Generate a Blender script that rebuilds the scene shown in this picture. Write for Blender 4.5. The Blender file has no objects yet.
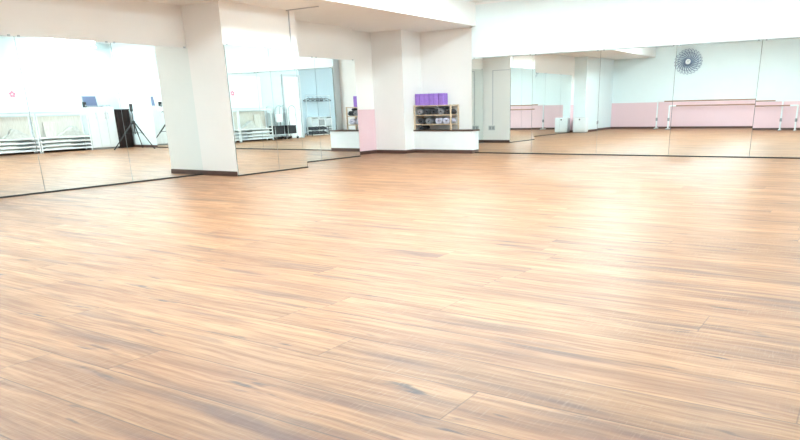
import bpy, bmesh, math, random
from mathutils import Vector, Matrix
random.seed(7)
PI = math.pi
sc = bpy.context.scene
COL = sc.collection

# ------------------------------------------------------------------ materials
def mat(name, color, rough=.5, metal=0., spec=.5, emis=None, estr=0., alpha=None):
    m = bpy.data.materials.new(name); m.use_nodes = True
    b = m.node_tree.nodes['Principled BSDF']
    b.inputs['Base Color'].default_value = (*color, 1)
    b.inputs['Roughness'].default_value = rough
    b.inputs['Metallic'].default_value = metal
    b.inputs['Specular IOR Level'].default_value = spec
    if emis:
        b.inputs['Emission Color'].default_value = (*emis, 1)
        b.inputs['Emission Strength'].default_value = estr
    return m

def noisy(m, c1, c2, scale=8., bump=0., stretch=(1, 1, 1)):
    """procedural tone variation (object space) and a fine bump"""
    nt = m.node_tree; b = nt.nodes['Principled BSDF']
    tc = nt.nodes.new('ShaderNodeTexCoord'); mp = nt.nodes.new('ShaderNodeMapping')
    mp.inputs['Scale'].default_value = stretch
    nz = nt.nodes.new('ShaderNodeTexNoise'); nz.inputs['Scale'].default_value = scale; nz.inputs['Detail'].default_value = 5
    rp = nt.nodes.new('ShaderNodeValToRGB')
    rp.color_ramp.elements[0].position = .3; rp.color_ramp.elements[1].position = .7
    rp.color_ramp.elements[0].color = (*c1, 1); rp.color_ramp.elements[1].color = (*c2, 1)
    L = nt.links.new
    L(tc.outputs['Object'], mp.inputs['Vector']); L(mp.outputs[0], nz.inputs['Vector'])
    L(nz.outputs['Fac'], rp.inputs['Fac']); L(rp.outputs[0], b.inputs['Base Color'])
    if bump:
        bp = nt.nodes.new('ShaderNodeBump'); bp.inputs['Strength'].default_value = bump; bp.inputs['Distance'].default_value = .01
        L(nz.outputs['Fac'], bp.inputs['Height']); L(bp.outputs[0], b.inputs['Normal'])
    return m

def paint(name, c, rough=.6):
    m = mat(name, c, rough, spec=.3)
    d = tuple(x*.985 for x in c)
    return noisy(m, d, c, 3., .02)

M = {}
M['wall'] = paint('white_wall_paint', (.80, .875, .885))  # white paint with the cool cast of the lamps tinted in
M['bounce_white'] = paint('bounce_tinted_white_paint', (.90, .875, .85))  # same white paint, warm bounce off the floor mixed into its colour
M['dimmed_white'] = paint('dimmed_white_paint', (.66, .745, .765))  # white east wall, darkened in its colour to offset the strong light there
M['ceil'] = paint('ceiling_paint', (.86, .86, .86))
M['pink'] = paint('pink_wall_paint', (.83, .58, .615))
M['grey_wall'] = paint('blue_grey_paint', (.42, .49, .54))
M['base'] = noisy(mat('dark_brown_baseboard', (.09, .045, .035), .4), (.075, .036, .03), (.12, .06, .045), 6, 0, (1, 1, 8))
M['mirror'] = mat('silvered_glass', (.90, .955, .95), 0.0, 1.0)
M['mirror_edge'] = mat('mirror_edge', (.24, .26, .26), .3)
M['black'] = noisy(mat('black_plastic', (.012, .012, .013), .45), (.010, .010, .011), (.02, .02, .021), 20)
M['blackmetal'] = mat('black_metal', (.015, .015, .017), .35, .6)
M['white'] = noisy(mat('white_lacquer', (.80, .81, .82), .35), (.79, .80, .81), (.82, .83, .83), 5)
M['whitemetal'] = mat('white_powder_coat', (.80, .82, .83), .3)
M['cloth'] = noisy(mat('white_cloth', (.78, .78, .74), .9), (.50, .50, .47), (.66, .66, .63), 14, .2)
M['tan'] = noisy(mat('beige_board', (.64, .60, .54), .7), (.57, .53, .47), (.70, .66, .60), 6, 0, (1, 8, 1))
M['pine'] = noisy(mat('pale_pine', (.62, .47, .33), .55), (.55, .40, .27), (.70, .55, .40), 7, .03, (6, 1, 6))
M['walnut'] = noisy(mat('dark_walnut_top', (.075, .04, .03), .35), (.055, .03, .022), (.11, .058, .042), 5, 0, (1, 10, 10))
M['barre'] = noisy(mat('brown_wood_rail', (.36, .19, .13), .4), (.30, .15, .10), (.42, .23, .16), 6, 0, (1, 12, 12))
M['darkwood'] = noisy(mat('black_brown_veneer', (.016, .009, .008), .5, spec=.2), (.010, .006, .006), (.035, .016, .013), 3, 0, (8, 8, 1))
M['purple'] = noisy(mat('purple_foam', (.33, .18, .60), .8), (.30, .16, .57), (.36, .20, .64), 25, .1)
M['mat_dark'] = noisy(mat('charcoal_foam', (.045, .045, .052), .85), (.035, .035, .042), (.06, .06, .07), 30, .1)
M['mat_grey'] = noisy(mat('grey_foam', (.22, .22, .24), .85), (.19, .19, .21), (.26, .26, .28), 30, .1)
M['mat_pale'] = noisy(mat('pale_lilac_foam', (.55, .54, .66), .85), (.50, .49, .61), (.60, .59, .70), 30, .1)
M['clockmetal'] = mat('slate_blue_metal', (.24, .30, .42), .35, .4)
M['clockface'] = mat('white_dial', (.86, .86, .84), .4)
M['grey'] = mat('grey_plastic', (.30, .31, .32), .5)
M['midgrey'] = mat('mid_grey_plastic', (.50, .52, .54), .5)
M['screen'] = mat('laptop_screen', (.07, .09, .17), .3, emis=(.55, .65, .95), estr=.03)
M['board'] = mat('whiteboard_enamel', (.86, .89, .89), .18)
M['alu'] = mat('aluminium', (.62, .64, .65), .35, .8)
M['flower'] = mat('pink_magnet', (.80, .26, .36), .5)
M['conduit'] = mat('grey_conduit', (.55, .55, .58), .5)
M['lamp'] = mat('lamp_diffuser', (.9, .9, .9), .5, emis=(.76, .96, 1.0), estr=14.)
M['lamp_dim'] = mat('lamp_diffuser_corner', (.9, .9, .9), .5, emis=(.76, .96, 1.0), estr=1.2)
M['chair_black'] = noisy(mat('black_fabric', (.02, .02, .022), .9), (.016, .016, .018), (.035, .035, .04), 40, .2)
M['shoe_dark'] = noisy(mat('dark_shoe', (.03, .03, .035), .6), (.02, .02, .022), (.07, .07, .08), 6)
M['glass_lamp'] = mat('spot_glass', (.9, .9, .9), .3, emis=(1, 1, .95), estr=12)

def floor_mat():
    m = bpy.data.materials.new('oak_plank_laminate'); m.use_nodes = True
    nt = m.node_tree; b = nt.nodes['Principled BSDF']; N = nt.nodes.new; L = nt.links.new
    def mth(op, a, c=None, d=None):
        n = N('ShaderNodeMath'); n.operation = op
        for i, v in enumerate((a, c, d)):
            if v is None: continue
            if isinstance(v, (int, float)): n.inputs[i].default_value = v
            else: L(v, n.inputs[i])
        return n.outputs[0]
    def vec(x, y, z=0.):
        n = N('ShaderNodeCombineXYZ')
        for i, v in enumerate((x, y, z)):
            if isinstance(v, (int, float)): n.inputs[i].default_value = v
            else: L(v, n.inputs[i])
        return n.outputs[0]
    def noise(v, scale=1., det=4., rough=.55):
        n = N('ShaderNodeTexNoise'); n.inputs['Scale'].default_value = scale; n.inputs['Detail'].default_value = det
        n.inputs['Roughness'].default_value = rough; L(v, n.inputs['Vector']); return n.outputs['Fac']
    def rng(v, a, c, lo, hi):
        n = N('ShaderNodeMapRange'); n.inputs['From Min'].default_value = a; n.inputs['From Max'].default_value = c
        n.inputs['To Min'].default_value = lo; n.inputs['To Max'].default_value = hi; L(v, n.inputs['Value']); return n.outputs[0]
    def mix(f, A, B, mode='MIX'):
        n = N('ShaderNodeMix'); n.data_type = 'RGBA'; n.blend_type = mode
        if isinstance(f, float): n.inputs['Factor'].default_value = f
        else: L(f, n.inputs['Factor'])
        for s, v in (('A', A), ('B', B)):
            i = [k for k in n.inputs if k.name == s and k.type == 'RGBA'][0]
            if isinstance(v, tuple): i.default_value = (*v, 1)
            else: L(v, i)
        return [o for o in n.outputs if o.type == 'RGBA'][0]
    g = N('ShaderNodeNewGeometry'); sp = N('ShaderNodeSeparateXYZ'); L(g.outputs['Position'], sp.inputs[0])
    x, y = sp.outputs[0], sp.outputs[1]
    PW, PL = .268, 2.35
    ry = mth('DIVIDE', mth('SUBTRACT', y, 1.19), PW); row = mth('FLOOR', ry); fy = mth('FRACT', ry)
    w1 = N('ShaderNodeTexWhiteNoise'); w1.noise_dimensions = '1D'; L(row, w1.inputs['W'])
    rx = mth('ADD', mth('DIVIDE', x, PL), mth('MULTIPLY', w1.outputs['Value'], 7.31)); col = mth('FLOOR', rx); fx = mth('FRACT', rx)
    w2 = N('ShaderNodeTexWhiteNoise'); w2.noise_dimensions = '2D'; L(vec(row, col), w2.inputs['Vector'])
    rnd = w2.outputs['Value']
    sx = mth('ADD', x, mth('MULTIPLY', rnd, 91.)); sy = mth('ADD', y, mth('MULTIPLY', rnd, 37.))
    wav = noise(vec(mth('MULTIPLY', sx, 1.7), mth('MULTIPLY', sy, 3.5), 3.), 1., 2., .5)
    sy = mth('ADD', sy, mth('MULTIPLY', mth('SUBTRACT', wav, .5), .05))
    # long soft bands, fine grain, knots, saw marks
    band = noise(vec(mth('MULTIPLY', sx, .6), mth('MULTIPLY', sy, 7.5)), 1., 3., .5)
    grain = noise(vec(mth('MULTIPLY', sx, 2.2), mth('MULTIPLY', sy, 42.)), 1., 5., .65)
    streak = noise(vec(mth('MULTIPLY', sx, .9), mth('MULTIPLY', sy, 8.5), 5.), 1., 2., .5)
    knot = noise(vec(mth('MULTIPLY', sx, 2.3), mth('MULTIPLY', sy, 12.), 11.), 1., 3., .6)
    saw = noise(vec(mth('MULTIPLY', sx, 135.), mth('MULTIPLY', sy, 9.)), 1., 3., .6)
    saw2 = noise(vec(mth('MULTIPLY', sx, 5.), mth('MULTIPLY', sy, 120.)), 1., 2., .6)
    patch = noise(vec(mth('MULTIPLY', x, .8), mth('MULTIPLY', y, 1.3)), 1., 2., .5)
    c = mix(rng(band, .3, .7, 0., 1.), (.275, .114, .046), (.53, .266, .120))
    c = mix(rng(grain, .36, .64, 0., .68), c, (.20, .082, .044))
    tone = rng(rnd, 0., 1., .90, 1.08)
    tn = N('ShaderNodeCombineColor'); L(tone, tn.inputs[0]); L(tone, tn.inputs[1]); L(tone, tn.inputs[2])
    c = mix(1., c, tn.outputs[0], 'MULTIPLY')
    c = mix(rng(streak, .54, .70, 0., .75), c, (.13, .056, .040))
    c = mix(rng(knot, .63, .72, 0., .85), c, (.060, .036, .038))
    c = mix(mth('MULTIPLY', rng(saw, .54, .72, 0., .34), rng(patch, .38, .66, .05, 1.)), c, (.50, .33, .22))
    c = mix(rng(saw2, .60, .75, 0., .25), c, (.46, .30, .20))
    # gaps between planks
    gy = mth('MULTIPLY', mth('MINIMUM', fy, mth('SUBTRACT', 1., fy)), PW)
    gx = mth('MULTIPLY', mth('MINIMUM', fx, mth('SUBTRACT', 1., fx)), PL)
    gap = mth('MAXIMUM', rng(gy, .0010, .0042, .62, 0.), rng(gx, .0010, .0042, .5, 0.))
    c = mix(gap, c, (.075, .045, .034))
    L(c, b.inputs['Base Color'])
    L(rng(grain, .3, .7, .38, .52), b.inputs['Roughness'])
    b.inputs['Specular IOR Level'].default_value = .38
    bp = N('ShaderNodeBump'); bp.inputs['Strength'].default_value = .12; bp.inputs['Distance'].default_value = .006
    L(mth('SUBTRACT', mth('ADD', grain, mth('MULTIPLY', saw, .4)), mth('MULTIPLY', gap, 1.2)), bp.inputs['Height'])
    L(bp.outputs[0], b.inputs['Normal'])
    return m
M['floor'] = floor_mat()

# ------------------------------------------------------------------ mesh helpers
class MB:
    def __init__(s): s.bm = bmesh.new(); s.mi = 0
    def _tag(s, f0):
        s.bm.faces.ensure_lookup_table()
        for f in s.bm.faces[f0:]: f.material_index = s.mi
    def box(s, x0, x1, y0, y1, z0, z1, bev=0., seg=2, mtx=None):
        f0 = len(s.bm.faces)
        vs = [s.bm.verts.new(p) for p in ((x0,y0,z0),(x1,y0,z0),(x1,y1,z0),(x0,y1,z0),(x0,y0,z1),(x1,y0,z1),(x1,y1,z1),(x0,y1,z1))]
        fs = [s.bm.faces.new([vs[i] for i in q]) for q in ((3,2,1,0),(4,5,6,7),(0,1,5,4),(1,2,6,5),(2,3,7,6),(3,0,4,7))]
        if bev:
            bmesh.ops.bevel(s.bm, geom=list({e for f in fs for e in f.edges}), offset=bev, segments=seg, affect='EDGES', profile=.5)
        if mtx is not None:
            s.bm.faces.ensure_lookup_table()
            bmesh.ops.transform(s.bm, matrix=mtx, verts=list({v for f in s.bm.faces[f0:] for v in f.verts}))
        s._tag(f0); return s
    def tube(s, pts, r, n=10, cap=True):
        f0 = len(s.bm.faces); pts = [Vector(p) for p in pts]; rings = []
        rr = r if isinstance(r, (list, tuple)) else [r]*len(pts)
        for i, p in enumerate(pts):
            t = (pts[min(i+1, len(pts)-1)] - pts[max(i-1, 0)]).normalized()
            a = t.cross(Vector((0,0,1)))
            if a.length < 1e-3: a = t.cross(Vector((1,0,0)))
            a.normalize(); bb = t.cross(a).normalized()
            rings.append([s.bm.verts.new(p + (a*math.cos(2*PI*k/n) + bb*math.sin(2*PI*k/n))*rr[i]) for k in range(n)])
        for A, B in zip(rings, rings[1:]):
            for k in range(n): s.bm.faces.new((A[k], A[(k+1)%n], B[(k+1)%n], B[k]))
        if cap: s.bm.faces.new(rings[0][::-1]); s.bm.faces.new(rings[-1])
        s._tag(f0); return s
    def lathe(s, prof, axis='z', c=(0,0,0), n=20):
        """prof: (radius, height) list"""
        f0 = len(s.bm.faces); rings = []
        for r, h in prof:
            ring = []
            for k in range(n):
                a = 2*PI*k/n; u, v = r*math.cos(a), r*math.sin(a)
                p = {'z': (u, v, h), 'y': (u, h, v), 'x': (h, u, v)}[axis]
                ring.append(s.bm.verts.new((p[0]+c[0], p[1]+c[1], p[2]+c[2])))
            rings.append(ring)
        for A, B in zip(rings, rings[1:]):
            for k in range(n): s.bm.faces.new((A[k], A[(k+1)%n], B[(k+1)%n], B[k]))
        s.bm.faces.new(rings[0][::-1]); s.bm.faces.new(rings[-1])
        s._tag(f0); return s
    def prism(s, poly, axis, a, b):
        """poly 2-D outline extruded along axis from a to b"""
        f0 = len(s.bm.faces)
        def P(u, v, w): return {'x': (w,u,v), 'y': (u,w,v), 'z': (u,v,w)}[axis]
        A = [s.bm.verts.new(P(u, v, a)) for u, v in poly]; B = [s.bm.verts.new(P(u, v, b)) for u, v in poly]
        n = len(poly)
        for k in range(n): s.bm.faces.new((A[k], A[(k+1)%n], B[(k+1)%n], B[k]))
        s.bm.faces.new(A[::-1]); s.bm.faces.new(B)
        s._tag(f0); return s
    def build(s, name, mats, parent=None, smooth=False):
        bmesh.ops.recalc_face_normals(s.bm, faces=s.bm.faces)
        me = bpy.data.meshes.new(name); s.bm.to_mesh(me); s.bm.free()
        for m in (mats if isinstance(mats, (list, tuple)) else [mats]): me.materials.append(m)
        if smooth:
            for p in me.polygons: p.use_smooth = True
            try: me.set_sharp_from_angle(angle=math.radians(38))
            except Exception: pass
        o = bpy.data.objects.new(name, me); COL.objects.link(o)
        if parent: o.parent = parent
        return o

def tag(o, label=None, cat=None, group=None, kind=None):
    for k, v in (('label', label), ('category', cat), ('group', group), ('kind', kind)):
        if v: o[k] = v
    return o
def thing(name, loc, label, cat, group=None, rz=0.):
    o = bpy.data.objects.new(name, None); COL.objects.link(o); o.location = loc; o.rotation_euler = (0, 0, rz)
    o.empty_display_size = .1
    return tag(o, label, cat, group)
def kids(o): return [c for c in bpy.data.objects if c.parent == o]
def copy_tree(o, parent=None):
    c = o.copy(); COL.objects.link(c)
    if parent: c.parent = parent
    for ch in kids(o): copy_tree(ch, c)
    return c
def struct(name, mb, m): return tag(mb.build(name, m), kind='structure')

# ------------------------------------------------------------------ the room
W, C, N, S, EX = -9.45, -8.616, 13.41, -.60, 1.20      # mirror planes and walls
WW, NW = W-.03, N+.03
WP, NA = -9.79, 13.64                                   # pink recess wall, alcove back wall; wall faces behind the mirrors
CS, CN = 7.667, 9.295                                   # column south / north face
RN, PS, PX = 11.869, 12.91, -8.97                     # recess mirror end, pier
SOF, SX, CE = 2.583, -7.43, 3.02                        # soffit height and edge, ceiling
PK = .968
XE = -7.516+5*1.418                                     # east end of the back wall mirrors
SPX, SPY = -9.02, 2.36                                  # south-west pier

struct('floor', MB().box(WW-.3, EX+.2, S-.2, NW+.3, -.1, 0), M['floor'])
struct('ceiling', MB().box(WW-.3, EX+.2, S-.2, NW+.3, CE, CE+.1), M['ceil'])
struct('wall_west', MB().box(WW-.3, WW, S-.2, RN+.012, 0, CE), M['bounce_white'])
struct('wall_west_recess', MB().box(WP-.1, WP, RN+.012, NA, 0, CE), M['bounce_white'])
struct('wall_north', MB().box(-7.53, EX+.2, NW, NW+.24, 0, CE), M['wall'])
struct('wall_alcove', MB().box(WP-.1, -7.53, NA, NA+.06, 0, CE), M['bounce_white'])
struct('wall_south', MB().box(WW, EX+.2, S-.2, S, 0, CE), M['wall'])
struct('wall_east', MB().box(EX, EX+.2, S, NW, 0, CE), M['dimmed_white'])
sf = MB(); sf.box(WW, SX, S, NW, SOF, CE); sf.box(WP, -7.53, NW, NA, SOF, CE); sf.box(WP, WW, RN+.012, NW, SOF, CE)
struct('wall_soffit', sf, M['bounce_white'])
struct('wall_column', MB().box(WW, C-.018, CS, CN, 0, SOF), M['bounce_white'])
struct('wall_pier_north', MB().box(WP, PX, PS, NA, 0, SOF), M['bounce_white'])
struct('wall_pier_south', MB().box(WW, SPX, S, SPY, 0, SOF), M['wall'])
struct('wall_entrance', MB().box(EX-.03, EX, .2, 7.02, .0, CE), M['grey_wall'])
# pink dado
struct('trim_1', MB().box(WP, WP+.006, RN+.012, PS, .075, PK), M['pink'])
struct('trim_2', MB().box(SPX, EX, S, S+.006, .075, PK), M['pink'])
struct('trim_3', MB().box(WW, WW+.006, SPY, 2.70, .075, PK), M['pink'])
# skirting
def skirt(n, *b): struct('baseboard_'+n, MB().box(*b, 0, .075, .004, 1), M['base'])
skirt('column_south', WW, C-.012, CS-.018, CS)
skirt('column_north', WW, C-.012, CN, CN+.018)
skirt('recess', WP, WP+.018, RN+.012, PS-.018)
skirt('pier_front', WP, PX+.012, PS-.018, PS)
skirt('pier_side', PX, PX+.018, PS, 13.27-.014)
skirt('south', SPX+.018, EX, S, S+.018)
skirt('south_pier_front', WW, SPX+.012, SPY, SPY+.018)
skirt('south_pier_side', SPX, SPX+.018, S, SPY)
skirt('west', WW, WW+.018, SPY+.018, 2.70)
skirt('east', EX-.018, EX, 7.96, NW)
skirt('entrance', EX-.048, EX-.03, .2, 7.0)
skirt('north_corner', XE+.02, EX-.018, NW-.018, NW)
# crown line and a joint in the wall over the long mirror
struct('trim_4', MB().box(SX, EX, NW-.02, NW, CE-.035, CE), M['ceil'])
struct('trim_5', MB().box(-3.535, -3.523, NW-.0015, NW, 1.99, CE-.04), M['ceil'])
# white bead over the mirrors
struct('trim_6', MB().box(-7.516, XE, N-.004, NW, 1.962, 1.985, .003, 1), M['whitemetal'])
# white side door in the east wall
d = MB().box(EX-.02, EX-.001, 7.10, 7.90, .01, 2.15, .004, 1)
dr = struct('door_1', d, M['white'])
f = MB(); f.box(EX-.05, EX, 7.02, 7.10, 0, 2.23); f.box(EX-.05, EX, 7.90, 7.96, 0, 2.23); f.box(EX-.05, EX, 7.10, 7.90, 2.15, 2.23)
tag(f.build('door_frame', M['midgrey']), kind='structure')
h = MB().tube([(EX-.02, 7.2, 1.0), (EX-.07, 7.2, 1.0), (EX-.07, 7.32, 1.0)], .011).build('door_handle', M['alu'], None); h.parent = dr

# ------------------------------------------------------------------ mirrors
def mirror(axis, u0, u1, plane, top, label, group, tilt=0., sgn=1):
    """one bevel-less glass sheet; axis 'x': sheet faces south at y=plane, axis 'y': faces east at x=plane"""
    g = .0035
    o = thing('mirror_panel', ((u0+u1)/2, plane, .022) if axis == 'x' else (plane, (u0+u1)/2, .022), label, 'mirror', group)
    hw = (u1-u0)/2; hh = top-.022
    if axis == 'x': b = MB().box(-hw+g, hw-g, 0, .006, 0, hh); ed = MB().box(-hw, hw, .007, .013, 0, hh)
    else: b = MB().box(-.006, 0, -hw+g, hw-g, 0, hh); ed = MB().box(-.013, -.007, -hw, hw, 0, hh)
    b.build('glass', M['mirror'], o); ed.build('backing', M['mirror_edge'], o)
    k = MB(); n = 0
    for t in (-hw+.06, hw-.06):
        if axis == 'x': k.box(t-.014, t+.014, -.006, .010, hh-.006, hh+.016)
        else: k.box(-.010, .006, t-.014, t+.014, hh-.006, hh+.016)
        k.build('clip', M['midgrey'], o); k = MB()
    o.rotation_euler = (tilt, 0, 0) if axis == 'x' else (0, tilt, 0)
    return o
PWN = 1.418; X0 = -7.516
tl = [-.00126, -.0009, -.0002, -.0001, -.00245, -.0015]
nl = ['tall mirror panel on the back wall beside the low ledge and yoga mat shelf',
      'tall back wall mirror panel reflecting the white appliance, second from the ledge',
      'tall back wall mirror panel left of the clock reflection, third from the ledge',
      'tall back wall mirror panel showing the sunburst clock and pink dado',
      'tall back wall mirror panel at the right edge showing the barre ends',
      'last tall back wall mirror panel, nearest the east corner']
for k in range(5):
    u1 = X0+(k+1)*PWN
    mirror('x', X0+k*PWN, u1, N, 1.946, nl[k], 'mirror panels along the back wall', tl[k])
wl = [7.667, 6.341, 5.015, 3.689, 2.70]
wlab = ['long left wall mirror panel directly beside the square column, reflecting the tripod',
        'long left wall mirror panel reflecting the white cabinet and slatted racks',
        'long left wall mirror panel at the left edge, reflecting the whiteboard',
        'narrow last left wall mirror panel near the south pier']
for k in range(4): mirror('y', wl[k+1], wl[k], W, 1.967, wlab[k], 'mirror panels along the left wall')
mirror('y', CS+.006, 8.585, C, 1.969, 'mirror panel on the front of the square column, left one of the two', 'mirror panels on the column')
mirror('y', 8.585, CN-.004, C, 1.969, 'mirror panel on the front of the square column, right one of the two', 'mirror panels on the column')
mirror('y', CN+.02, 10.62, W, 1.951, 'mirror panel in the recess just behind the square column', 'mirror panels in the recess')
mirror('y', 10.62, RN, W, 1.951, 'mirror panel in the recess next to the pink wall strip', 'mirror panels in the recess')
ch = MB(); ch.box(X0, XE, N-.012, N+.014, 0, .021)
struct('trim_7', ch, M['black'])
struct('trim_8', MB().box(W-.014, W+.010, 2.70, CS-.018, 0, .021), M['black'])
struct('trim_9', MB().box(C-.014, C+.010, CS, CN, 0, .021), M['black'])
struct('trim_10', MB().box(W-.014, W+.010, CN+.018, RN, 0, .021), M['black'])

# conduits and outlets
cd = MB(); cd.box(C-.018, C-.003, 9.135, 9.153, 1.99, SOF-.001); cd.box(C-.03, -7.92, 9.095, 9.111, SOF-.014, SOF-.0005)
cd.box(C-.02, C-.002, 9.09, 9.153, SOF-.02, SOF-.001)
tag(cd.build('cable_conduit', M['conduit']), 'thin grey cable conduit up the column and across the soffit', 'conduit')
cd = MB(); cd.box(-9.165, -9.150, CN+.001, CN+.015, .47, 1.91); cd.box(-9.165, C-.02, CN+.001, CN+.015, 1.905, 1.92)
tag(cd.build('cable_conduit', M['conduit']), 'thin cable conduit on the column side facing the ledge, rising from an outlet', 'conduit')
def outlet(name, loc, face, label):
    o = thing(name, loc, label, 'outlet')
    if face == 'n':
        MB().box(-.10, .10, 0, .012, -.06, .06, .004).build('cover_plate', M['midgrey'], o)
        for s in (-.045, .045): MB().box(s-.02, s+.02, .012, .016, -.035, .035).build('socket', M['grey'], o)
    else:
        MB().box(0, .012, -.10, .10, -.06, .06, .004).build('cover_plate', M['midgrey'], o)
        for s in (-.045, .045): MB().box(.012, .016, s-.02, s+.02, -.035, .035).build('socket', M['grey'], o)
outlet('wall_outlet', (-9.19, CN, .40), 'n', 'grey wall outlet low on the column side facing the ledge')
outlet('wall_outlet', (SPX, 1.0, .30), 'e', 'grey wall outlet low on the white south pier')

# ------------------------------------------------------------------ ledge with mat shelf
lx, ly = -7.435, 13.27
lg = thing('ledge', ((PX+lx)/2, ly, 0), 'low white built-in ledge with a dark wood top below the yoga mat shelf', 'ledge')
ox = (PX+lx)/2
MB().box(PX+.002-ox, lx-ox, 0, N-.002-ly, .075, .470).build('body', M['white'], lg)
MB().box(PX+.002-ox, lx-ox-.008, -.012, N-.003-ly, 0, .075).build('plinth', M['base'], lg)
tp_ = MB(); tp_.box(PX+.002-ox, lx-ox+.02, -.02, N-.002-ly, .470, .500, .004, 1); tp_.box(PX+.002-ox, -7.53-ox, N-.002-ly, NA-.002-ly, .470, .500)
tp_.build('top', M['walnut'], lg)

sx0, sx1, sy0, sy1, sz = -8.94, -7.985, 13.285, 13.615, .500
sh = thing('mat_shelf', ((sx0+sx1)/2, (sy0+sy1)/2, sz), 'small pale wooden two-tier shelf of rolled mats on the low ledge', 'shelf')
cx, cy = (sx0+sx1)/2, (sy0+sy1)/2; hw, hd = (sx1-sx0)/2, (sy1-sy0)/2
for a in (-1, 1):
    for b2 in (-1, 1):
        MB().box(a*hw-.016, a*hw+.016, b2*hd-.016, b2*hd+.016, 0, .535, .003, 1).build('post', M['pine'], sh)
for z in (.115, .315, .520):
    MB().box(-hw+.012, hw-.012, -hd, hd, z-.010, z+.010, .002, 1).build('shelf_board', M['pine'], sh)

def spiral_mat(r, length, turns=3.2, th=None):
    """rolled foam mat: spiral cross-section extruded along y"""
    kx = 1.28; th = th or r*.20; n = int(turns*20); pitch = (r-.012-th)/turns
    outer, inner = [], []
    for i in range(n+1):
        a = 2*PI*i/20; rr = .012+pitch*a/(2*PI)
        inner.append((rr*math.cos(a)*kx, rr*math.sin(a))); outer.append(((rr+th*.92)*math.cos(a)*kx, (rr+th*.92)*math.sin(a)))
    m = MB(); bm = m.bm
    rows = []
    for y in (-length/2, length/2):
        rows.append(([bm.verts.new((u, y, v)) for u, v in inner], [bm.verts.new((u, y, v)) for u, v in outer]))
    (i0, o0), (i1, o1) = rows
    for k in range(n):
        bm.faces.new((i0[k], i0[k+1], o0[k+1], o0[k])); bm.faces.new((i1[k], o1[k], o1[k+1], i1[k+1]))
        bm.faces.new((o0[k], o0[k+1], o1[k+1], o1[k])); bm.faces.new((i0[k], i1[k], i1[k+1], i0[k+1]))
    bm.faces.new((i0[0], o0[0], o1[0], i1[0])); bm.faces.new((i0[n], i1[n], o1[n], o0[n]))
    return m
mats = [  # x, bottom z, radius, material, label
    (-8.668, .325, .066, 'mat_grey', 'grey rolled yoga mat at the left end of the upper tier'),
    (-8.482, .325, .080, 'mat_dark', 'thick charcoal rolled mat second from left on the upper tier'),
    (-8.290, .325, .070, 'mat_dark', 'charcoal rolled mat in the middle of the upper tier'),
    (-8.108, .325, .070, 'mat_grey', 'grey rolled mat right of the middle on the upper tier'),
    (-7.935, .325, .062, 'mat_dark', 'charcoal rolled mat at the right end of the upper tier'),
    (-8.199, .438, .033, 'mat_grey', 'slim grey rolled mat lying on top of two mats in the upper tier'),
    (-8.022, .436, .034, 'mat_dark', 'slim charcoal rolled mat on top at the right of the upper tier'),
    (-8.640, .125, .070, 'mat_dark', 'charcoal rolled mat at the left end of the lower tier'),
    (-8.440, .125, .070, 'mat_grey', 'dark grey rolled mat second from left on the lower tier'),
    (-8.170, .125, .074, 'mat_pale', 'pale lilac rolled mat in the middle of the lower tier'),
    (-7.970, .125, .074, 'mat_pale', 'pale lilac rolled mat at the right end of the lower tier'),
    (-8.640, .0, .046, 'mat_dark', 'charcoal rolled mat lying on the ledge under the shelf'),
]
for x, z, r, mm, lab in mats:
    o = spiral_mat(r, .285, 3.0 if r > .05 else 2.2).build('yoga_mat', M[mm], None, True)
    o.location = (x-.145, cy-.005, sz+z+r*.99+.001); tag(o, lab, 'yoga mat', 'rolled mats on the wooden shelf')
# purple yoga blocks standing in a row on the shelf
bl = ['leftmost', 'second from left', 'third from left', 'third from right', 'second from right', 'rightmost']
blk = None
for k in range(6):
    if blk is None:
        m = MB().box(-.0585, .0585, -.10, .10, 0, .245, .008, 2)
        blk = o = m.build('yoga_block', M['purple'], None)
    else: o = blk.copy(); COL.objects.link(o)
    o.location = (-8.875+k*.125 + (.004 if k % 2 else 0), sy0+.125, sz+.531)
    tag(o, 'purple foam yoga block upright on the shelf, %s in the row' % bl[k], 'yoga block', 'purple yoga blocks on the mat shelf')

# ------------------------------------------------------------------ things seen in the mirrors
# white air purifier by the south pier
ap = thing('air_purifier', (-9.10, 2.55, 0), 'white box-shaped air purifier with dark round badge beside the south pier', 'appliance')
MB().box(-.25, .25, -.14, .14, .02, .525, .03, 3).build('housing', M['white'], ap, True)
MB().box(-.23, .23, -.12, .12, 0, .02).build('foot', M['grey'], ap)
MB().lathe([(.026, 0), (.026, .006)], 'y', (0, .138, .455), 20).build('badge', M['black'], ap)
MB().box(-.20, .20, -.10, .10, .523, .528).build('vent', M['midgrey'], ap)

# sunburst wall clock
ck = thing('wall_clock', (-6.215, S+.012, 2.365), 'sunburst wall clock of looped slate metal strips with a white dial', 'clock')
rg = MB()
NP = 24
for layer, (r0, r1, wd, off) in enumerate(((.12, .50, .068, 0.), (.10, .38, .050, .5))):
    for k in range(NP):
        a0 = 2*PI*(k+off)/NP; pts = []
        for i in range(17):
            t = 2*PI*i/16
            rr = (r0+r1)/2 + (r1-r0)/2*math.cos(t); w = wd*math.sin(t)*(.45+.55*(rr-r0)/(r1-r0))
            a = a0 + .55*(rr-r0)/(r1-r0)
            u = rr*math.cos(a)-w*math.sin(a); v = rr*math.sin(a)+w*math.cos(a)
            pts.append((u, .018+layer*.012, v*.885))
        rg.tube(pts, .0078, 5)
rg.build('petal_ring', M['clockmetal'], ck)
MB().lathe([(.11, 0), (.125, .02), (.115, .045), (.10, .05)], 'y', (0, 0, 0), 32).build('bezel', M['clockmetal'], ck, True)
dl = MB().lathe([(.092, .05), (.092, .056)], 'y', (0, 0, 0), 32).build('dial', M['clockface'], ck)
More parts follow.
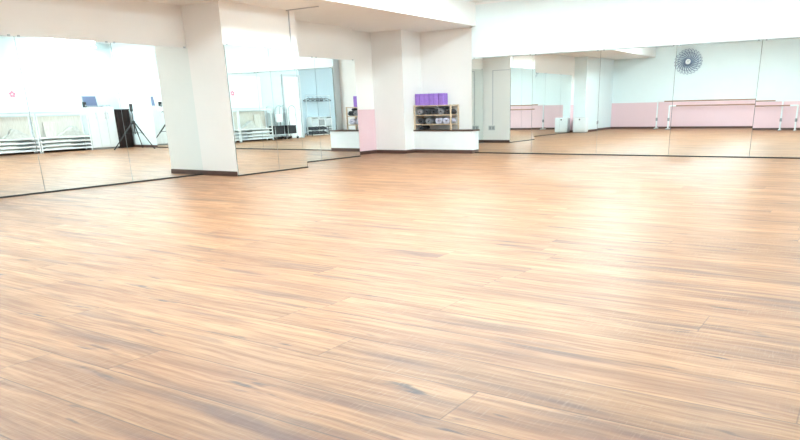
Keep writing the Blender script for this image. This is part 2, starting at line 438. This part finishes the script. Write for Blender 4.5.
for nm, ln, an in (('hour_hand', .04, 2.2), ('minute_hand', .062, .75)):
    MB().tube([(0, .059, 0), (ln*math.cos(an), .059, ln*math.sin(an))], .005, 6).build(nm, M['black'], ck)

# two portable ballet barres
def barre(x0, x1, y, hz, label):
    o = thing('ballet_barre', ((x0+x1)/2, y, 0), label, 'ballet barre', 'portable barres along the pink wall')
    L = (x1-x0)/2
    for s in (-1, 1):
        p = MB().tube([(s*L, 0, .03), (s*L, 0, hz+.02)], .026, 12).build('post', M['whitemetal'], o, True)
        MB().lathe([(.030, .30), (.038, .31), (.038, .40), (.030, .41)], 'z', (s*L, 0, 0), 12).build('height_clamp', M['grey'], p, True)
        fb = MB(); fb.tube([(s*L, -.24, .028), (s*L, .24, .028)], .024, 10)
        fb.build('foot', M['whitemetal'], o, True)
        for e in (-.24, .24): MB().box(s*L-.032, s*L+.032, e-.03, e+.03, 0, .022, .005, 1).build('foot_pad', M['grey'], o)
        MB().tube([(s*L, 0, hz), (s*(L-.24), 0, hz)], .026, 10).build('end_sleeve', M['whitemetal'], o, True)
    MB().tube([(-L+.23, 0, hz), (L-.23, 0, hz)], .022, 12).build('rail', M['barre'], o, True)
    return o
barre(-7.12, -2.84, -.22, .995, 'portable white ballet barre with a higher brown rail, nearest the pink wall')
barre(-6.56, -2.32, .26, .83, 'portable white ballet barre with a lower brown rail, in front of the other')

# whiteboard
wb = thing('whiteboard', (EX-.001, 10.62, 1.62), 'wide wall-mounted whiteboard with thin grey frame above the slatted racks', 'whiteboard')
MB().box(-.018, 0, -1.62, 1.62, -.52, .50).build('panel', M['board'], wb)
fr = MB()
for a in ((-1.64, 1.64, .50, .52), (-1.64, 1.64, -.54, -.52), (-1.64, -1.62, -.52, .50), (1.62, 1.64, -.52, .50)): fr.box(-.026, 0, *a)
fr.build('frame', M['alu'], wb)
fl = MB()
for k in range(5):
    a = 2*PI*k/5+.3; fl.lathe([(.034, 0), (.034, .008)], 'x', (0, .055*math.cos(a), .055*math.sin(a)), 12)
o = fl.build('flower_magnet', M['flower']); o.location = (EX-.028, 10.30, 1.57)
tag(o, 'pink flower-shaped magnet stuck on the whiteboard', 'magnet')

# slatted white racks with folded white mats
def slat_rack(label):
    o = thing('slatted_rack', (.90, 0, 0), label, 'rack', 'white slatted racks below the whiteboard')
    D, H, hw = .15, 1.02, .73
    for sx in (-D, D):
        for sy in (-1, 1):
            MB().box(sx-.016, sx+.016, sy*hw-.018, sy*hw+.018, 0, H, .003, 1).build('post', M['whitemetal'], o)
    for sx in (-D, D): MB().box(sx-.02, sx+.02, -hw-.02, hw+.02, H-.015, H+.04, .004, 1).build('top_rail', M['whitemetal'], o)
    for z in (.085, .185, .29, .40):
        MB().box(-D-.014, -D+.006, -hw, hw, z-.021, z+.021, .003, 1).build('front_slat', M['whitemetal'], o)
        MB().box(-D, D+.01, -hw, hw, z-.010, z, 0).build('tray', M['whitemetal'], o)
    MB().box(D-.006, D+.012, -hw, hw, .40, .98).build('back_board', M['tan'], o)
    for z in (.085, .185, .29):
        MB().box(-D+.03, D-.01, -.62, .18, z+.001, z+.055, .004, 1).build('stored_panel', M['cloth'], o)
    return o
r1 = slat_rack('white slatted rack below the whiteboard, the one next to the white cabinet'); r1.location.y = 11.31
r2 = copy_tree(r1); r2.location.y = 9.79; r2['label'] = 'white slatted rack below the whiteboard, the one next to the carts'
def tent(y, lab, w=.56, h=.30, ske=0.):
    poly = [(-w, 0), (-w*.72, h*.22), (-w*.40, h*.52), (-.06+ske, h*.97), (.02+ske, h), (.10+ske, h*.93), (w*.5, h*.45), (w*.8, h*.18), (w, 0)]
    m = MB().prism(poly, 'x', -.13, .025); bmesh.ops.bevel(m.bm, geom=list(m.bm.edges), offset=.02, segments=2, affect='EDGES')
    o = m.build('folded_mat', M['cloth'], None, True); o.location = (.885, y, .403)
    tag(o, lab, 'folded mat', 'white folded mats on the racks')
    return o
tent(11.52, 'white padded folded mat peaked like a tent on the rack, nearest the cabinet', .46, .30, .1)
tent(10.02, 'white padded folded mat peaked on the rack nearest the carts', .46, .27, -.08)
for k, (y, hh, lab) in enumerate(((11.02, .42, 'beige upright board leaning in the rack next to the cabinet'), (9.48, .46, 'beige upright board leaning in the rack next to the carts'))):
    m = MB().box(-.012, .012, -.17, .17, 0, hh, .002, 1, Matrix.Rotation(.10, 4, 'Y'))
    o = m.build('upright_board', M['tan']); o.location = (.945, y, .405); tag(o, lab, 'board', 'boards standing in the racks')

# white cabinet
cb = thing('storage_cabinet', (.955, 12.51, 0), 'white three-door storage cabinet with laptop on top', 'cabinet')
MB().box(-.19, .21, -.43, .43, .05, 1.17, .004, 1).build('body', M['white'], cb)
MB().box(-.20, .21, -.44, .44, 1.17, 1.20, .004, 1).build('top', M['white'], cb)
MB().box(-.16, .19, -.40, .40, 0, .05).build('plinth', M['grey'], cb)
for k, (a, b2, hy) in enumerate(((-.428, -.150, -.19), (-.142, .138, .10), (.146, .428, .19))):
    dd = MB().box(-.208, -.192, a, b2, .06, 1.16, .003, 1).build('door', M['white'], cb)
    MB().tube([(-.21, hy, .88), (-.235, hy, .89), (-.235, hy, 1.03), (-.21, hy, 1.04)], .009, 8).build('handle', M['alu'], dd)
# laptop and things on the cabinet
lp = thing('laptop', (.93, 12.42, 1.20), 'open silver laptop with a pale blue screen on the white cabinet', 'laptop')
MB().box(-.14, .12, -.22, .22, .008, .026, .004, 1).build('base', M['grey'], lp)
MB().box(-.10, .02, -.19, .19, .026, .029).build('keyboard', M['grey'], lp)
sn = MB().box(-.006, .006, -.22, .22, 0, .30, .003, 1, Matrix.Translation((.12, 0, .026)) @ Matrix.Rotation(.16, 4, 'Y')).build('lid', M['grey'], lp)
MB().box(-.0085, -.0062, -.20, .20, .02, .285, 0, 1, Matrix.Translation((.12, 0, .026)) @ Matrix.Rotation(.16, 4, 'Y')).build('screen', M['screen'], sn)
for z in ((-.12, -.18), (-.12, .18), (.1, -.18), (.1, .18)): MB().box(z[0]-.01, z[0]+.01, z[1]-.01, z[1]+.01, 0, .008).build('foot', M['black'], lp)
sp = thing('loudspeaker', (.90, 12.13, 1.20), 'small black loudspeaker at the end of the white cabinet top', 'loudspeaker')
MB().box(-.05, .05, -.035, .035, 0, .15, .006, 1).build('case', M['black'], sp)
MB().lathe([(.026, 0), (.022, -.004)], 'x', (-.051, 0, .05), 16).build('cone', M['grey'], sp)
bxo = thing('document_tray', (.93, 12.78, 1.20), 'flat white document tray beside the laptop on the cabinet', 'tray')
MB().box(-.13, .13, -.11, .11, 0, .012).build('tray_floor', M['white'], bxo)
rm = MB()
for a in ((-.13, .13, -.11, -.10), (-.13, .13, .10, .11), (.12, .13, -.10, .10)): rm.box(*a, .012, .06)
rm.build('rim', M['midgrey'], bxo)
MB().box(-.11, .10, -.09, .09, .0125, .03).build('paper_stack', M['cloth'], bxo)

# black cabinet in the corner
bc = thing('tall_cabinet', (.90, 13.17, 0), 'dark brown-black two-door cabinet in the corner beside the tripod', 'cabinet')
MB().box(-.22, .27, -.21, .21, .03, 1.10, .004, 1).build('body', M['darkwood'], bc)
MB().box(-.24, .27, -.22, .22, 1.10, 1.135, .004, 1).build('top', M['darkwood'], bc)
MB().box(-.20, .25, -.20, .20, 0, .03).build('plinth', M['black'], bc)
for a, b2, hy in ((-.207, -.004, -.03), (.004, .207, .03)):
    dd = MB().box(-.236, -.222, a, b2, .05, 1.09, .003, 1).build('door', M['darkwood'], bc)
    MB().lathe([(.012, -.236), (.014, -.252), (.008, -.258)], 'x', (0, hy, .62), 12).build('knob', M['blackmetal'], dd)

# tripod with a phone
tp = thing('camera_tripod', (-.31, 12.80, 0), 'black camera tripod with spread legs by the corner cabinet', 'tripod')
MB().tube([(0, 0, .42), (0, 0, 1.06)], .016, 10).build('centre_column', M['blackmetal'], tp, True)
MB().lathe([(.03, .70), (.045, .72), (.045, .78), (.03, .80)], 'z', (0, 0, 0), 14).build('collar', M['black'], tp, True)
for k in range(3):
    a = 2*PI*k/3 + PI - .20; ca, sa = math.cos(a), math.sin(a)
    lg_ = MB(); lg_.tube([(ca*.035, sa*.035, .75), (ca*.32, sa*.32, .40)], .020, 8); lg_.tube([(ca*.32, sa*.32, .40), (ca*.64, sa*.64, .012)], .014, 8)
    l = lg_.build('leg', M['black'], tp, True)
    MB().lathe([(.016, 0), (.022, .006), (.018, .03)], 'z', (ca*.64, sa*.64, 0), 10).build('rubber_foot', M['black'], l, True)
    MB().tube([(ca*.02, sa*.02, .46), (ca*.285, sa*.285, .45)], .008, 6).build('brace', M['black'], tp)
MB().box(-.03, .03, -.035, .035, 1.06, 1.12, .008, 2).build('head', M['black'], tp, True)
MB().tube([(.02, .02, 1.09), (.16, .10, 1.02)], .009, 8).build('pan_handle', M['black'], tp, True)
ph = MB(); ph.box(-.035, .035, -.02, .02, 1.12, 1.14); ph.box(-.045, -.030, -.02, .02, 1.13, 1.27); ph.box(.030, .045, -.02, .02, 1.13, 1.27)
ph.build('phone_clamp', M['black'], tp)

# two white carts with black baskets
def cart(label):
    o = thing('utility_cart', (.86, 0, 0), label, 'cart', 'white carts beside the slatted racks')
    for sy in (-1, 1):
        pts = [(-.17, sy*.23, .06), (-.17, sy*.23, 1.02)] + [(-.17+.17*(1-math.cos(t)), sy*.23, 1.02+.13*math.sin(t)) for t in (PI/6, PI/3, PI/2, 2*PI/3, 5*PI/6)] + [(.17, sy*.23, 1.02), (.17, sy*.23, .06)]
        MB().tube(pts, .020, 10).build('hoop_frame', M['alu'], o, True)
        for sx in (-.17, .17):
            MB().lathe([(.045, -.016), (.05, -.008), (.05, .008), (.045, .016)], 'y', (sx, sy*.23, .05), 14).build('caster', M['black'], o, True)
    MB().box(-.19, .19, -.25, .25, .16, .185, .004, 1).build('lower_tray', M['whitemetal'], o)
    b = MB(); b.box(-.16, .16, -.20, .20, .185, .20)
    for a in ((-.16, -.145, -.20, .20), (.145, .16, -.20, .20), (-.145, .145, -.20, -.185), (-.145, .145, .185, .20)): b.box(*a, .20, .47)
    b.build('basket', M['chair_black'], o)
    MB().box(-.20, -.185, -.16, .16, .60, .88, .006, 1).build('front_panel', M['white'], o)
    MB().box(-.19, .17, -.23, .23, .93, .945).build('upper_tray', M['whitemetal'], o)
    return o
c1 = cart('white hooped utility cart with black basket, standing next to the slatted racks'); c1.location.y = 8.76
c2 = copy_tree(c1); c2.location.y = 8.12; c2['label'] = 'white hooped utility cart with black basket, standing next to the side door'

# clothes rail with hangers
cr = thing('clothes_rail', (.88, 4.55, 0), 'white freestanding clothes rail with dark hangers by the grey entrance wall', 'clothes rail')
for sy in (-1, 1):
    MB().tube([(0, sy*.72, .03), (0, sy*.72, 1.56)], .014, 10).build('post', M['alu'], cr, True)
    MB().tube([(-.18, sy*.72, .02), (.18, sy*.72, .02)], .016, 10).build('foot', M['alu'], cr, True)
MB().tube([(0, -.74, 1.55), (0, .74, 1.55)], .014, 10).build('rail', M['alu'], cr, True)
hang = None
hl = ['nearest the side door', 'second from the side door', 'third from the side door', 'fourth from the side door', 'farthest from the side door']
for k in range(5):
    if hang is None:
        m = MB(); m.tube([(0, 0, .155), (.025, 0, .165), (.022, 0, .13), (0, 0, .10), (0, 0, .06)], .005, 6)
        m.tube([(0, 0, .06), (.23, 0, -.03), (.215, 0, -.05), (-.215, 0, -.05), (-.23, 0, -.03), (0, 0, .06)], .013, 6)
        hang = o = m.build('coat_hanger', M['black'], None, True)
    else: o = hang.copy(); COL.objects.link(o)
    o.location = (.88, 5.12-k*.26, 1.396); o.rotation_euler = (0, 0, .95-.08*k)
    tag(o, 'dark coat hanger on the clothes rail, '+hl[k], 'coat hanger', 'hangers on the clothes rail')
# box shelf behind the rail
bs = thing('cubby_shelf', (1.00, 4.42, 0), 'low white cubby shelf of grey boxes under the clothes rail', 'shelf')
for y in (-.62, -.21, .21, .62): MB().box(-.14, .14, y-.011, y+.011, 0, .72).build('divider', M['white'], bs)
for z in (.011, .36, .71): MB().box(-.14, .14, -.631, .631, z-.011, z+.011).build('shelf_board', M['white'], bs)
MB().box(.13, .14, -.62, .62, .02, .71).build('back_panel', M['white'], bs)
bi = 0
for z, zn in ((.022, 'bottom'), (.371, 'upper')):
    for y, yn in ((.415, 'nearest the side door'), (0, 'in the middle'), (-.415, 'farthest from the side door')):
        g = thing('storage_box', (.99, 4.42+y, z), 'storage box in the cubby shelf, %s row, %s' % (zn, yn), 'box', 'boxes in the cubby shelf')
        mm = M['midgrey'] if (bi % 2) else M['grey']; bi += 1
        MB().box(-.125, .115, -.17, .17, 0, .24, .006, 1).build('body', mm, g)
        MB().box(-.13, .12, -.175, .175, .24, .27, .006, 1).build('lid', M['white'], g)
# shoe rack
sr = thing('shoe_rack', (.20, 5.45, 0), 'low dark two-tier shoe rack standing out in front of the cubby shelf', 'shoe rack')
for sx in (-.14, .14):
    for sy in (-.5, .5): MB().tube([(sx, sy, 0), (sx, sy, .34)], .012, 8).build('post', M['blackmetal'], sr)
for z in (.07, .24):
    t = MB()
    for sx in (-.12, -.04, .04, .12): t.tube([(sx, -.5, z), (sx, .5, z)], .009, 8)
    t.build('tier', M['blackmetal'], sr)
shoe = None
q = 0
for z, zn in ((.08, 'lower'), (.25, 'upper')):
    for k in range(5):
        if shoe is None:
            m = MB(); prof = [(-.14, 0), (.14, 0), (.15, .03), (.10, .055), (.02, .085), (-.05, .105), (-.13, .105), (-.15, .05)]
            m.prism(prof, 'y', -.042, .042)
            bmesh.ops.bevel(m.bm, geom=list(m.bm.edges), offset=.012, segments=2, affect='EDGES')
            shoe = o = m.build('shoe', M['shoe_dark'], None, True)
        else: o = shoe.copy(); COL.objects.link(o)
        o.location = (.20, 5.45+.38-k*.19, z+.001); o.rotation_euler = (0, 0, PI)
        tag(o, 'dark shoe on the %s tier of the shoe rack, %s' % (zn, ['nearest the side door', 'second from the door end', 'middle one', 'second from the far end', 'at the far end'][k]), 'shoe', 'shoes on the rack')

# ------------------------------------------------------------------ ceiling lights
cl0 = None
rows = [(-6.35, 'over the left side', ((2.6, 'nearest the south wall'), (5.5, 'third from the back wall'), (8.4, 'second from the back wall'), (11.2, 'nearest the back wall'))),
        (-3.5, 'over the middle', ((2.6, 'nearest the south wall'), (5.5, 'third from the back wall'), (8.4, 'second from the back wall'), (11.2, 'nearest the back wall'))),
        (-.9, 'added over the front right side', ((3.6, 'nearest the south wall'), (7.0, 'farther from the south wall'))),  # unseen pair, added to brighten the right foreground
        (.45, 'over the right side', ((11.75, 'above the cabinet and tripod corner'),))]
for x, xn, yy in rows:
    for y, yn in yy:
        if cl0 is None:
            cl0 = o = thing('ceiling_light', (x, y, CE), '', 'ceiling light', 'ceiling lights')
            f = MB()
            for a in ((-.19, .19, -.66, -.64), (-.19, .19, .64, .66), (-.19, -.17, -.64, .64), (.17, .19, -.64, .64)): f.box(*a, -.05, 0)
            f.build('frame', M['whitemetal'], o)
            MB().box(-.168, .168, -.638, .638, -.10, -.01, .012, 2).build('diffuser', M['lamp'], o)
        else: o = copy_tree(cl0); o.location = (x, y, CE)
        if x > 0:
            kids(o)[-1].data = kids(o)[-1].data.copy(); kids(o)[-1].data.materials[0] = M['lamp_dim']
        o['label'] = 'rectangular white ceiling light %s, %s' % (xn, yn)
st = thing('ceiling_spot', (.95, 12.75, CE), 'small white ceiling spotlight near the east corner', 'spotlight')
MB().lathe([(.05, -.03), (.06, -.015), (.06, 0)], 'z', (0, 0, 0), 16).build('mount', M['whitemetal'], st, True)
MB().tube([(0, 0, -.03), (-.03, 0, -.16)], [.035, .06], 14).build('lamp_head', M['whitemetal'], st, True)
MB().lathe([(.045, -.168), (.045, -.160)], 'z', (-.03, 0, 0), 16).build('bulb', M['glass_lamp'], st)

# ------------------------------------------------------------------ world, camera
w = bpy.data.worlds.new('World'); sc.world = w; w.use_nodes = True
w.node_tree.nodes['Background'].inputs[0].default_value = (.8, .9, 1, 1); w.node_tree.nodes['Background'].inputs[1].default_value = .3

def look(yaw, pitch, roll):
    y, p, r = map(math.radians, (yaw, pitch, roll))
    f = Vector((math.sin(y)*math.cos(p), math.cos(y)*math.cos(p), -math.sin(p)))
    rt = Vector((math.cos(y), -math.sin(y), 0)); up = rt.cross(f)
    r2 = math.cos(r)*rt + math.sin(r)*up; u2 = -math.sin(r)*rt + math.cos(r)*up
    return Matrix(((r2.x, u2.x, -f.x), (r2.y, u2.y, -f.y), (r2.z, u2.z, -f.z)))
cam = bpy.data.cameras.new('camera'); co = bpy.data.objects.new('camera', cam); COL.objects.link(co)
F, PCX, PCY = 672.114, 441.709, 325.931
co.matrix_world = Matrix.Translation((0, 0, 1)) @ look(-32.141, 18.091, -1.342).to_4x4()
cam.sensor_fit = 'HORIZONTAL'; cam.sensor_width = 36; cam.lens = F*36/800
cam.shift_x = -(PCX-400)/800; cam.shift_y = (PCY-220)/800
cam.clip_start = .05; cam.clip_end = 100
sc.camera = co
sc.view_settings.view_transform = 'Standard'; sc.view_settings.look = 'None'
sc.view_settings.gamma = 1; sc.view_settings.exposure = 2.25
sc.view_settings.use_curve_mapping = False
